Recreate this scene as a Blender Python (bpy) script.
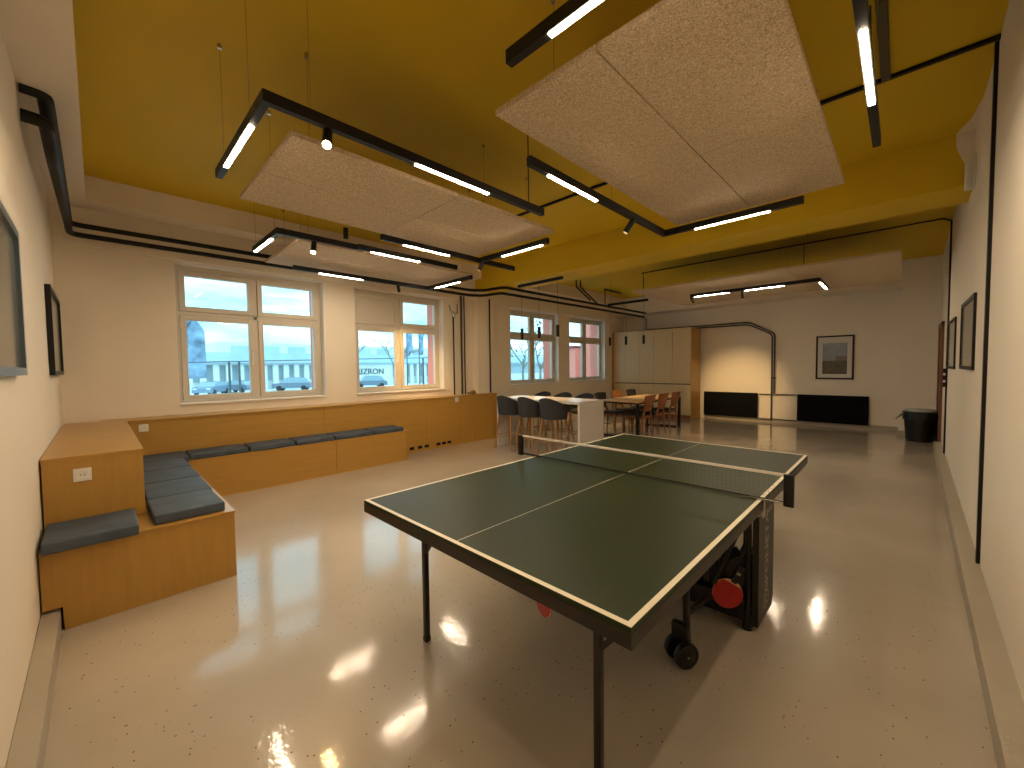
import bpy, bmesh, math, random
from mathutils import Vector, Matrix
from math import sin, cos, pi, radians
random.seed(7)
S = bpy.context.scene
for o in list(bpy.data.objects): bpy.data.objects.remove(o)
COL = S.collection

# ------------------------------------------------------------------ camera, sky, exposure
F_PX = 402.26
YAW, PITCH, ROLL, H = 0.77082997, 0.0423047804, -0.0124246062, 1.45047
cy, sy, cp, sp = cos(YAW), sin(YAW), cos(PITCH), sin(PITCH)
fwd = Vector((-sy*cp, cy*cp, -sp)); rgt = Vector((cy, sy, 0)); upv = rgt.cross(fwd)
r2 = cos(ROLL)*rgt + sin(ROLL)*upv; u2 = -sin(ROLL)*rgt + cos(ROLL)*upv
cam = bpy.data.cameras.new('camera'); co = bpy.data.objects.new('camera', cam); COL.objects.link(co)
cam.sensor_fit = 'HORIZONTAL'; cam.sensor_width = 36; cam.lens = F_PX*36/1024
cam.clip_start = .02; cam.clip_end = 500
M = Matrix((r2, u2, -fwd)).transposed().to_4x4(); M.translation = Vector((0, 0, H)); co.matrix_world = M
S.camera = co
S.view_settings.view_transform = 'Standard'; S.view_settings.look = 'None'
S.view_settings.gamma = 1; S.view_settings.use_curve_mapping = False
S.view_settings.exposure = 0.12
LED_POWER = 190.0
SPOT_W = 60.0
SKY = 1.5
LAMP_COL = (1.0, .80, .56)
BULB_COL = (1.0, .66, .29)

W = bpy.data.worlds.new('sky'); S.world = W; W.use_nodes = True
nt = W.node_tree; nt.nodes.clear()
out = nt.nodes.new('ShaderNodeOutputWorld'); bg = nt.nodes.new('ShaderNodeBackground')
tc = nt.nodes.new('ShaderNodeTexCoord'); mp = nt.nodes.new('ShaderNodeMapping')
mp.inputs['Scale'].default_value = (1, 1, 5)
nz = nt.nodes.new('ShaderNodeTexNoise'); nz.inputs['Scale'].default_value = 3.2; nz.inputs['Detail'].default_value = 5
rp = nt.nodes.new('ShaderNodeValToRGB')
rp.color_ramp.elements[0].position = .36; rp.color_ramp.elements[0].color = (.34, .95, 1.25, 1)
rp.color_ramp.elements[1].position = .62; rp.color_ramp.elements[1].color = (.95, 1.35, 1.45, 1)
nt.links.new(tc.outputs['Generated'], mp.inputs['Vector']); nt.links.new(mp.outputs[0], nz.inputs['Vector'])
nt.links.new(nz.outputs['Fac'], rp.inputs[0]); nt.links.new(rp.outputs[0], bg.inputs['Color'])
bg.inputs['Strength'].default_value = SKY; nt.links.new(bg.outputs[0], out.inputs[0])

# ------------------------------------------------------------------ materials
def mat(name, col, rough=.5, metal=0, spec=.5, coat=0, bump=None, noise=None, emit=None, coat_rough=.05):
    """bump=(scale,strength,distance,detail)  noise=(scale, amount, (sx,sy,sz))"""
    m = bpy.data.materials.new(name); m.use_nodes = True; n = m.node_tree; b = n.nodes['Principled BSDF']
    b.inputs['Base Color'].default_value = (*col, 1); b.inputs['Roughness'].default_value = rough
    b.inputs['Metallic'].default_value = metal; b.inputs['Specular IOR Level'].default_value = spec
    b.inputs['Coat Weight'].default_value = coat; b.inputs['Coat Roughness'].default_value = coat_rough
    t = n.nodes.new('ShaderNodeTexCoord')
    if noise:
        sc, am, st = noise
        mp = n.nodes.new('ShaderNodeMapping'); mp.inputs['Scale'].default_value = st
        nz = n.nodes.new('ShaderNodeTexNoise'); nz.inputs['Scale'].default_value = sc; nz.inputs['Detail'].default_value = 6
        cr = n.nodes.new('ShaderNodeValToRGB')
        cr.color_ramp.elements[0].position = .3; cr.color_ramp.elements[1].position = .7
        cr.color_ramp.elements[0].color = (*[c*(1-am) for c in col], 1); cr.color_ramp.elements[1].color = (*[min(1, c*(1+am)) for c in col], 1)
        n.links.new(t.outputs['Object'], mp.inputs[0]); n.links.new(mp.outputs[0], nz.inputs['Vector'])
        n.links.new(nz.outputs['Fac'], cr.inputs[0]); n.links.new(cr.outputs[0], b.inputs['Base Color'])
    if bump:
        bz = n.nodes.new('ShaderNodeTexNoise'); bz.inputs['Scale'].default_value = bump[0]; bz.inputs['Detail'].default_value = bump[3]
        bb = n.nodes.new('ShaderNodeBump'); bb.inputs['Strength'].default_value = bump[1]; bb.inputs['Distance'].default_value = bump[2]
        n.links.new(t.outputs['Object'], bz.inputs['Vector']); n.links.new(bz.outputs['Fac'], bb.inputs['Height'])
        n.links.new(bb.outputs[0], b.inputs['Normal'])
    if emit:
        b.inputs['Emission Color'].default_value = (*emit[0], 1); b.inputs['Emission Strength'].default_value = emit[1]
    return m

wall_m = mat('white_wall_paint', (.80, .71, .58), .75, bump=(60, .12, .004, 4), noise=(.7, .03, (1, 1, 1)))
white_m = mat('white_reveal_paint', (.80, .76, .70), .6)
yellow_m = mat('yellow_ceiling_paint', (.63, .425, .004), .7, bump=(8, .1, .01, 3), noise=(.6, .05, (1, 1, 1)))
plinth_m = mat('beige_plinth_paint', (.40, .35, .27), .35, noise=(3, .05, (1, 1, 1)))
wood_m = mat('oak_veneer', (.45, .245, .048), .30, noise=(3, .07, (1.2, .8, 12)), bump=(80, .03, .001, 3))
woodv_m = mat('oak_veneer_upright', (.45, .245, .048), .32, noise=(4, .06, (7, 7, .7)))
cab_m = mat('pale_oak_veneer', (.60, .42, .22), .42, noise=(4, .05, (8, 8, .6)))
walnut_m = mat('walnut_chair_wood', (.22, .075, .022), .35, noise=(6, .3, (3, 3, .7)))
oakleg_m = mat('oak_stool_leg', (.36, .18, .065), .4, noise=(6, .15, (4, 4, .6)))
tabletop_m = mat('light_oak_tabletop', (.58, .36, .17), .3, noise=(3, .12, (7, .8, 1)))
cushion_m = mat('blue_grey_felt', (.052, .072, .096), .62, noise=(9, .28, (1, 1, 1)), bump=(200, .3, .002, 4))
stool_m = mat('charcoal_upholstery', (.028, .030, .034), .8, noise=(60, .2, (1, 1, 1)), bump=(300, .2, .001, 2))
blackseat_m = mat('black_seat_leather', (.012, .012, .013), .45)
black_m = mat('black_powder_metal', (.007, .006, .005), .5, spec=.3)
pipe_m = mat('dark_steel_pipe', (.05, .045, .04), .45, metal=.3)
greyrail_m = mat('grey_painted_rail', (.06, .045, .02), .5)
rad_m = mat('black_radiator_panel', (.003, .003, .003), .8, spec=.12, bump=(60, .2, .004, 2))
island_m = mat('white_island_laminate', (.60, .55, .50), .22)
green_m = mat('green_table_surface', (.022, .032, .012), .40, spec=.16, bump=(300, .05, .0005, 2))
line_m = mat('white_table_line', (.72, .66, .50), .4)
apron_m = mat('dark_brown_table_apron', (.016, .010, .007), .38, spec=.4)
netw_m = mat('white_net_band', (.75, .70, .62), .7)
netb_m = mat('black_net_cord', (.01, .01, .01), .7)
red_m = mat('red_paddle_rubber', (.42, .006, .005), .45)
plastic_m = mat('black_moulded_plastic', (.006, .0055, .005), .35, spec=.35)
panelgrey_m = mat('dark_grey_side_cover', (.016, .014, .012), .4, spec=.4)
logo_m = mat('light_grey_print', (.32, .29, .25), .5)
chrome_m = mat('polished_steel', (.5, .48, .45), .25, metal=1)
brass_m = mat('warm_polished_metal', (.45, .33, .18), .25, metal=1)
frame_m = mat('window_frame_paint', (.62, .55, .44), .35)
socket_m = mat('white_socket_plastic', (.75, .72, .66), .3)
dark_m = mat('black_void', (.006, .005, .004), .9)
mat_card = mat('white_picture_mount', (.68, .63, .56), .8)
steel_lid = mat('grey_bin_lid', (.42, .45, .46), .22, metal=.3)
bag_m = mat('black_bin_bag', (.010, .012, .012), .28, bump=(18, .8, .02, 3))
doorwood_m = mat('red_brown_door_jamb', (.16, .055, .025), .4)
greyglass_pic = mat('pale_print', (.34, .33, .28), .15, noise=(2, .2, (1, 1, 1)))
bluepic_m = mat('grey_blue_print', (.17, .18, .17), .12, noise=(1.5, .25, (1, 1, 2)))
bluebar_m = mat('blue_grey_frame', (.09, .12, .14), .3)
picsky_m = mat('print_sky_blue', (.20, .23, .27), .3, noise=(3, .15, (1, 1, 2)))
pichill_m = mat('print_olive_field', (.065, .05, .028), .3, noise=(14, .5, (1, 1, 1)))
picbld_m = mat('print_grey_building', (.14, .12, .10), .3)
red_ext = mat('red_facade_plaster', (.80, .26, .20), .8)
darkred_ext = mat('dark_red_lintel', (.20, .05, .045), .8)
ext_white = mat('pale_building_wall', (.82, .86, .86), .8, noise=(.5, .08, (1, 1, 1)))
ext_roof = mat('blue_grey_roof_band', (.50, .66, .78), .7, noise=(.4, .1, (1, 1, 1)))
ext_dark = mat('blue_grey_band', (.42, .52, .58), .6)  # even blue-grey tone for the hall's eaves, window band and upper windows
ext_ground = mat('pale_asphalt', (.72, .76, .77), .9, noise=(.3, .15, (1, 1, 1)))
ext_post = mat('dark_outdoor_metal', (.06, .09, .11), .6)
bark_m = mat('grey_bark', (.20, .22, .20), .9)
leaf_m = mat('grey_green_leaves', (.13, .18, .12), .9)
car_m = mat('dark_blue_car_paint', (.20, .29, .40), .25, coat=.5)
car2_m = mat('black_blue_car_paint', (.16, .22, .30), .25, coat=.5)
carw_m = mat('white_car_paint', (.70, .74, .76), .3, coat=.5)
carglass_m = mat('car_glass', (.30, .42, .50), .15)
tyre_m = mat('tyre_rubber', (.03, .035, .04), .8)
flag_m = mat('flag_cloth', (.22, .34, .48), .8, noise=(1.2, .6, (1, 1, 1)))
letter_m = mat('dark_letters', (.10, .14, .15), .6)
led_m = mat('warm_led_diffuser', (.9, .9, .9), .5, emit=(LAMP_COL, LED_POWER))
bulb_m = mat('warm_bulb_lens', (.9, .9, .9), .5, emit=(BULB_COL, 110))
lensoff_m = mat('dim_lens', (.3, .25, .18), .3, emit=(BULB_COL, .6))

def glass_mat():
    m = bpy.data.materials.new('window_glass'); m.use_nodes = True; n = m.node_tree; n.nodes.clear()
    o = n.nodes.new('ShaderNodeOutputMaterial'); mx = n.nodes.new('ShaderNodeMixShader')
    tr = n.nodes.new('ShaderNodeBsdfTransparent'); gl = n.nodes.new('ShaderNodeBsdfGlossy'); lw = n.nodes.new('ShaderNodeLayerWeight'); lw.inputs[0].default_value = .5; pw = n.nodes.new('ShaderNodeMath'); pw.operation = 'POWER'; pw.inputs[1].default_value = 5; fr = n.nodes.new('ShaderNodeMath'); fr.operation = 'MULTIPLY_ADD'; fr.inputs[1].default_value = .6; fr.inputs[2].default_value = .025
    tr.inputs[0].default_value = (.96, .99, .99, 1); gl.inputs['Roughness'].default_value = .01
    n.links.new(lw.outputs['Facing'], pw.inputs[0]); n.links.new(pw.outputs[0], fr.inputs[0]); n.links.new(fr.outputs[0], mx.inputs[0]); n.links.new(tr.outputs[0], mx.inputs[1]); n.links.new(gl.outputs[0], mx.inputs[2])
    n.links.new(mx.outputs[0], o.inputs[0]); return m
glass_m = glass_mat()

def floor_mat():
    m = mat('beige_epoxy_floor', (.42, .33, .235), .26, spec=.3, coat=.85, coat_rough=.075)
    n = m.node_tree; b = n.nodes['Principled BSDF']; t = n.nodes.new('ShaderNodeTexCoord')
    # broad mottling
    nz = n.nodes.new('ShaderNodeTexNoise'); nz.inputs['Scale'].default_value = .9; nz.inputs['Detail'].default_value = 4
    cr = n.nodes.new('ShaderNodeValToRGB'); cr.color_ramp.elements[0].position = .35; cr.color_ramp.elements[1].position = .7
    cr.color_ramp.elements[0].color = (.42, .36, .282, 1); cr.color_ramp.elements[1].color = (.50, .43, .34, 1)
    n.links.new(t.outputs['Object'], nz.inputs['Vector']); n.links.new(nz.outputs['Fac'], cr.inputs[0])
    # dark flecks
    vo = n.nodes.new('ShaderNodeTexVoronoi'); vo.inputs['Scale'].default_value = 34; vo.inputs['Randomness'].default_value = 1
    n.links.new(t.outputs['Object'], vo.inputs['Vector'])
    lt = n.nodes.new('ShaderNodeMath'); lt.operation = 'LESS_THAN'; lt.inputs[1].default_value = .115
    n.links.new(vo.outputs['Distance'], lt.inputs[0])
    sep = n.nodes.new('ShaderNodeSeparateColor'); n.links.new(vo.outputs['Color'], sep.inputs[0])
    l2 = n.nodes.new('ShaderNodeMath'); l2.operation = 'LESS_THAN'; l2.inputs[1].default_value = .5
    n.links.new(sep.outputs[0], l2.inputs[0])
    pn = n.nodes.new('ShaderNodeTexNoise'); pn.inputs['Scale'].default_value = 1.3; n.links.new(t.outputs['Object'], pn.inputs['Vector'])
    pg = n.nodes.new('ShaderNodeMath'); pg.operation = 'GREATER_THAN'; pg.inputs[1].default_value = .46; n.links.new(pn.outputs['Fac'], pg.inputs[0])
    mu = n.nodes.new('ShaderNodeMath'); mu.operation = 'MULTIPLY'; n.links.new(lt.outputs[0], mu.inputs[0]); n.links.new(l2.outputs[0], mu.inputs[1])
    mu2 = n.nodes.new('ShaderNodeMath'); mu2.operation = 'MULTIPLY'; n.links.new(mu.outputs[0], mu2.inputs[0]); n.links.new(pg.outputs[0], mu2.inputs[1])
    mx = n.nodes.new('ShaderNodeMix'); mx.data_type = 'RGBA'
    n.links.new(mu2.outputs[0], mx.inputs[0]); n.links.new(cr.outputs[0], mx.inputs[6]); mx.inputs[7].default_value = (.085, .05, .028, 1)
    n.links.new(mx.outputs[2], b.inputs['Base Color'])
    # trowelled wavy surface
    b1 = n.nodes.new('ShaderNodeTexNoise'); b1.inputs['Scale'].default_value = 9; b1.inputs['Detail'].default_value = 3
    b2 = n.nodes.new('ShaderNodeTexNoise'); b2.inputs['Scale'].default_value = 45; b2.inputs['Detail'].default_value = 2
    n.links.new(t.outputs['Object'], b1.inputs['Vector']); n.links.new(t.outputs['Object'], b2.inputs['Vector'])
    u1 = n.nodes.new('ShaderNodeBump'); u1.inputs['Strength'].default_value = .3; u1.inputs['Distance'].default_value = .0025
    u2_ = n.nodes.new('ShaderNodeBump'); u2_.inputs['Strength'].default_value = .3; u2_.inputs['Distance'].default_value = .0014
    n.links.new(b1.outputs['Fac'], u1.inputs['Height']); n.links.new(b2.outputs['Fac'], u2_.inputs['Height'])
    n.links.new(u1.outputs[0], u2_.inputs['Normal']); n.links.new(u2_.outputs[0], b.inputs['Normal']); n.links.new(u2_.outputs[0], b.inputs['Coat Normal'])
    return m
floor_m = floor_mat()

def woodwool_mat():
    m = mat('wood_wool_acoustic_board', (.50, .37, .24), .9)
    n = m.node_tree; b = n.nodes['Principled BSDF']; t = n.nodes.new('ShaderNodeTexCoord')
    nz = n.nodes.new('ShaderNodeTexNoise'); nz.inputs['Scale'].default_value = 80; nz.inputs['Detail'].default_value = 3; nz.inputs['Distortion'].default_value = 2.5
    cr = n.nodes.new('ShaderNodeValToRGB'); cr.color_ramp.elements[0].position = .40; cr.color_ramp.elements[1].position = .58
    cr.color_ramp.elements[0].color = (.36, .265, .16, 1); cr.color_ramp.elements[1].color = (.72, .57, .38, 1)
    n.links.new(t.outputs['Object'], nz.inputs['Vector']); n.links.new(nz.outputs['Fac'], cr.inputs[0]); n.links.new(cr.outputs[0], b.inputs['Base Color'])
    bb = n.nodes.new('ShaderNodeBump'); bb.inputs['Strength'].default_value = .6; bb.inputs['Distance'].default_value = .004
    n.links.new(nz.outputs['Fac'], bb.inputs['Height']); n.links.new(bb.outputs[0], b.inputs['Normal'])
    return m
wool_m = woodwool_mat()

# ------------------------------------------------------------------ mesh helpers
class MB:
    def __init__(s): s.v = []; s.f = []; s.sm = []
    def add(s, verts, faces, smooth=False):
        k = len(s.v); s.v += [Vector(v) for v in verts]
        for f in faces: s.f.append([k+i for i in f]); s.sm.append(smooth)
        return s
    def box(s, a, b, bev=0, seg=2):
        x0, x1 = sorted((a[0], b[0])); y0, y1 = sorted((a[1], b[1])); z0, z1 = sorted((a[2], b[2]))
        if not bev:
            return s.add([(x0,y0,z0),(x1,y0,z0),(x1,y1,z0),(x0,y1,z0),(x0,y0,z1),(x1,y0,z1),(x1,y1,z1),(x0,y1,z1)],
                         [(0,3,2,1),(4,5,6,7),(0,1,5,4),(1,2,6,5),(2,3,7,6),(3,0,4,7)])
        bm = bmesh.new(); bmesh.ops.create_cube(bm, size=1)
        for v in bm.verts: v.co = Vector((x0+(v.co.x+.5)*(x1-x0), y0+(v.co.y+.5)*(y1-y0), z0+(v.co.z+.5)*(z1-z0)))
        bmesh.ops.bevel(bm, geom=list(bm.edges), offset=bev, segments=seg, profile=.5, affect='EDGES')
        s.bm(bm, seg > 1); return s
    def bm(s, bm, smooth=False):
        bm.verts.index_update(); s.add([v.co.copy() for v in bm.verts], [[v.index for v in f.verts] for f in bm.faces], smooth); bm.free()
    def tube(s, pts, r, n=10, cap=True, smooth=True):
        pts = [Vector(p) for p in pts]; rs = r if isinstance(r, (list, tuple)) else [r]*len(pts)
        rings = []; up = None
        for i, p in enumerate(pts):
            d = (pts[min(i+1, len(pts)-1)] - pts[max(i-1, 0)]).normalized()
            if up is None:
                up = Vector((0,0,1)) if abs(d.z) < .9 else Vector((1,0,0))
            a = d.cross(up).normalized(); up = a.cross(d).normalized()
            rings.append([p + rs[i]*(cos(2*pi*k/n)*a + sin(2*pi*k/n)*up) for k in range(n)])
        v = [q for R in rings for q in R]; f = []
        for i in range(len(rings)-1):
            for k in range(n):
                f.append((i*n+k, i*n+(k+1) % n, (i+1)*n+(k+1) % n, (i+1)*n+k))
        s.add(v, f, smooth)
        if cap:
            s.add(rings[0], [list(range(n))[::-1]]); s.add(rings[-1], [list(range(n))])
        return s
    def bar(s, p0, p1, w, h, up=(0,0,1)):
        p0 = Vector(p0); p1 = Vector(p1); d = (p1-p0).normalized(); up = Vector(up)
        if abs(d.dot(up)) > .95: up = Vector((0,1,0))
        a = d.cross(up).normalized(); u = a.cross(d)
        q = [p + a*i*w/2 + u*j*h/2 for p in (p0, p1) for i, j in ((-1,-1),(1,-1),(1,1),(-1,1))]
        return s.add(q, [(0,1,2,3),(7,6,5,4),(0,4,5,1),(1,5,6,2),(2,6,7,3),(3,7,4,0)])
    def prism(s, poly, axis, a, b):
        """poly in the two other axes (cyclic order x,y,z without axis)"""
        def P(u, v, t):
            return {0: (t,u,v), 1: (u,t,v), 2: (u,v,t)}[axis]
        n = len(poly)
        return s.add([P(u,v,a) for u,v in poly]+[P(u,v,b) for u,v in poly],
                     [list(range(n))[::-1], list(range(n,2*n))]+[(i,(i+1)%n,n+(i+1)%n,n+i) for i in range(n)])
    def lathe(s, prof, c=(0,0,0), n=24, axis='z'):
        v = []; f = []; m = len(prof)
        for k in range(n):
            a = 2*pi*k/n
            for r, z in prof:
                if axis == 'z': v.append((c[0]+r*cos(a), c[1]+r*sin(a), c[2]+z))
                elif axis == 'x': v.append((c[0]+z, c[1]+r*cos(a), c[2]+r*sin(a)))
                else: v.append((c[0]+r*cos(a), c[1]+z, c[2]+r*sin(a)))
        for k in range(n):
            for i in range(m-1):
                f.append((k*m+i, ((k+1)%n)*m+i, ((k+1)%n)*m+i+1, k*m+i+1))
        return s.add(v, f, True)
    def grid(s, fn, nu, nv, th=0):
        """sheet fn(u,v) with thickness th along normal"""
        P = [[Vector(fn(i/nu, j/nv)) for j in range(nv+1)] for i in range(nu+1)]
        def N(i, j):
            a = P[min(i+1,nu)][j]-P[max(i-1,0)][j]; b = P[i][min(j+1,nv)]-P[i][max(j-1,0)]
            n = a.cross(b); return n.normalized() if n.length > 1e-9 else Vector((0,0,1))
        v = []
        for sgn in (.5, -.5):
            for i in range(nu+1):
                for j in range(nv+1): v.append(P[i][j]+N(i,j)*th*sgn)
        w = nv+1; K = (nu+1)*w; f = []
        for i in range(nu):
            for j in range(nv):
                f.append((i*w+j,(i+1)*w+j,(i+1)*w+j+1,i*w+j+1))
                f.append((K+i*w+j,K+i*w+j+1,K+(i+1)*w+j+1,K+(i+1)*w+j))
        for i in range(nu):
            for j in (0, nv): f.append((i*w+j,(i+1)*w+j,K+(i+1)*w+j,K+i*w+j))
        for j in range(nv):
            for i in (0, nu): f.append((i*w+j,i*w+j+1,K+i*w+j+1,K+i*w+j))
        return s.add(v, f, True)

def obj(name, mb, m, parent=None, label=None, kind=None):
    me = bpy.data.meshes.new(name); off = Vector((0,0,0))
    p = parent
    while p is not None:
        if p.get('_w'): off += p.location
        p = p.parent
    me.from_pydata([v-off for v in mb.v], [], mb.f); me.validate()
    bm = bmesh.new(); bm.from_mesh(me)
    for f, sm in zip(bm.faces, mb.sm): f.smooth = sm
    bmesh.ops.remove_doubles(bm, verts=list(bm.verts), dist=1e-6)
    bmesh.ops.recalc_face_normals(bm, faces=list(bm.faces)); bm.to_mesh(me); bm.free()
    if any(mb.sm):
        try: me.set_sharp_from_angle(angle=radians(40))
        except Exception: pass
    me.materials.append(m)
    o = bpy.data.objects.new(name, me); COL.objects.link(o)
    if parent is not None: o.parent = parent
    if label: o['label'] = label
    if kind: o['kind'] = kind
    return o
def struct(name, mb, m): return obj(name, mb, m, kind='structure')
def thing(name, label, cat, loc=(0,0,0), rz=0, group=None, world=True):
    o = bpy.data.objects.new(name, None); COL.objects.link(o); o.empty_display_size = .1
    o.location = loc; o.rotation_euler = (0,0,rz); o['label'] = label; o['category'] = cat
    if world: o['_w'] = 1
    if group: o['group'] = group
    return o
def tag(o, label, cat, group=None):
    o['label'] = label; o['category'] = cat
    if group: o['group'] = group
    return o
def dup(root, loc, rz, label=None, group=None):
    r = root.copy(); COL.objects.link(r); r.location = loc; r.rotation_euler = (0,0,rz)
    if label: r['label'] = label
    if group: r['group'] = group
    for ch in list(root.children):
        c = ch.copy(); COL.objects.link(c); c.parent = r
        for g in ch.children:
            d = g.copy(); COL.objects.link(d); d.parent = c
    return r
def lettering(name, text, size, ext, m, parent, mw, label=None):
    cu = bpy.data.curves.new(name, 'FONT'); cu.body = text; cu.size = size; cu.extrude = ext; cu.align_x = 'CENTER'; cu.align_y = 'CENTER'
    t = bpy.data.objects.new(name, cu); COL.objects.link(t)
    dg = bpy.context.evaluated_depsgraph_get(); dg.update()
    me = bpy.data.meshes.new_from_object(t.evaluated_get(dg)); bpy.data.objects.remove(t)
    me.materials.clear(); me.materials.append(m)
    me.transform(mw)
    if parent is not None and parent.get('_w'): me.transform(Matrix.Translation(-parent.location))
    o = bpy.data.objects.new(name, me); COL.objects.link(o); o.parent = parent
    if label: o['label'] = label
    return o

# ------------------------------------------------------------------ room shell
CEIL = 3.45; XW = -6.35; YB = 11.65; YP = 11.1
def XR(y): return .325 + .0165*y
struct('floor', MB().box((-6.95, -.4, -.12), (.75, 11.9, 0)), floor_m)
struct('ceiling', MB().box((-6.95, -.4, CEIL), (.75, 11.9, CEIL+.12)), yellow_m)
struct('wall_left', MB().box((-6.95, -.40, 0), (.5, -.27, CEIL)), wall_m)
struct('wall_right', MB().prism([(XR(-.4), -.4), (XR(-.4)+.15, -.4), (XR(11.9)+.15, 11.9), (XR(11.9), 11.9)], 2, 0, CEIL), wall_m)
struct('wall_back', MB().box((-6.95, YB, 0), (.75, 11.9, CEIL)), wall_m)
struct('trim_1', MB().prism([(-.04, YP), (XR(YP), YP), (XR(YB), YB), (-.04, YB)], 2, 0, CEIL), wall_m)      # pier at the right of the back wall
struct('trim_2', MB().box((-6.35, YP, 2.96), (-.04, YB, CEIL)), wall_m)                                        # header over the back wall
# window wall with four openings
WIN = [(.69, 2.44), (2.92, 4.66), (6.50, 8.27), (8.73, 10.51)]
Z0, Z1 = 1.03, 2.775
def wallwith(x0, x1, z0=Z0, z1=Z1, g=0):
    m = MB(); ys = [-.4]
    for a, b in WIN:
        m.box((x0, ys[-1], 0), (x1, a+g, CEIL)); ys.append(b-g)
        m.box((x0, a+g, 0), (x1, b-g, z0)); m.box((x0, a+g, z1), (x1, b-g, CEIL))
    m.box((x0, ys[-1], 0), (x1, 11.9, CEIL)); return m
struct('wall_window', wallwith(-6.58, XW), wall_m)
struct('wall_facade', wallwith(-6.83, -6.581, Z0+.03, Z1-.03, .04), red_ext)
struct('trim_3', MB().box((XW, -.27, .0), (-6.20, -.02, 3.2)), wall_m)            # corner pier
struct('trim_4', MB().box((XW, 5.40, 0), (-6.20, 5.86, 3.2)), wall_m)             # pier under the beam
struct('trim_5', MB().box((XW, -.02, 2.79), (-6.30, 11.1, 3.2)), wall_m)          # shallow header over the windows
struct('trim_6', MB().box((XW, -.02, 3.2), (-6.0, 5.35, CEIL)), wall_m)           # downstand beam along window wall
struct('trim_7', MB().box((XW, 5.95, 3.2), (-6.0, YP, CEIL)), wall_m)
struct('trim_8', MB().box((-6.35, -.27, 3.17), (XR(0), -.015, CEIL)), wall_m)     # downstand beam along left wall
struct('trim_9', MB().prism([(-6.2, 5.35), (XR(5.35), 5.35), (XR(5.95), 5.95), (-6.2, 5.95)], 2, 2.99, CEIL), yellow_m)  # yellow cross beam
struct('trim_10', MB().box((XW, 5.35, 2.99), (-6.2, 5.95, CEIL)), wall_m)
struct('trim_11', MB().add([(XR(4.2)+.01, 4.2, CEIL-.004), (.398, 4.74, CEIL-.004), (.367, 5.09, CEIL-.004), (.297, 5.346, CEIL-.004), (XR(5.346)+.01, 5.346, CEIL-.004), (XR(4.2)+.01, 4.2, CEIL-.0005), (.398, 4.74, CEIL-.0005), (.367, 5.09, CEIL-.0005), (.297, 5.346, CEIL-.0005), (XR(5.346)+.01, 5.346, CEIL-.0005)], [(0,1,2,3,4), (9,8,7,6,5), (0,5,6,1), (1,6,7,2), (2,7,8,3), (3,8,9,4)]), wall_m)
struct('trim_12', MB().prism([(.297, CEIL-.004), (.30, 3.34), (.325, 3.25), (.36, 3.15), (XR(5.35)+.01, 3.15), (XR(5.35)+.01, CEIL-.004)], 1, 5.342, 5.3495), wall_m)
# plinths
struct('baseboard_left', MB().box((-6.2, -.27, 0), (.3, -.196, .118), .004, 1), plinth_m)
struct('baseboard_right', MB().prism([(XR(-.2)-.088, -.196), (XR(-.2), -.196), (XR(9.75), 9.75), (XR(9.75)-.088, 9.75)], 2, 0, .118), plinth_m)
struct('baseboard_back', MB().box((-3.9, YB-.03, 0), (-.04, YB, .09)), plinth_m)
struct('baseboard_pier', MB().box((-.06, YP-.015, 0), (XR(YP), YP, .09)), plinth_m)

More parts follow.
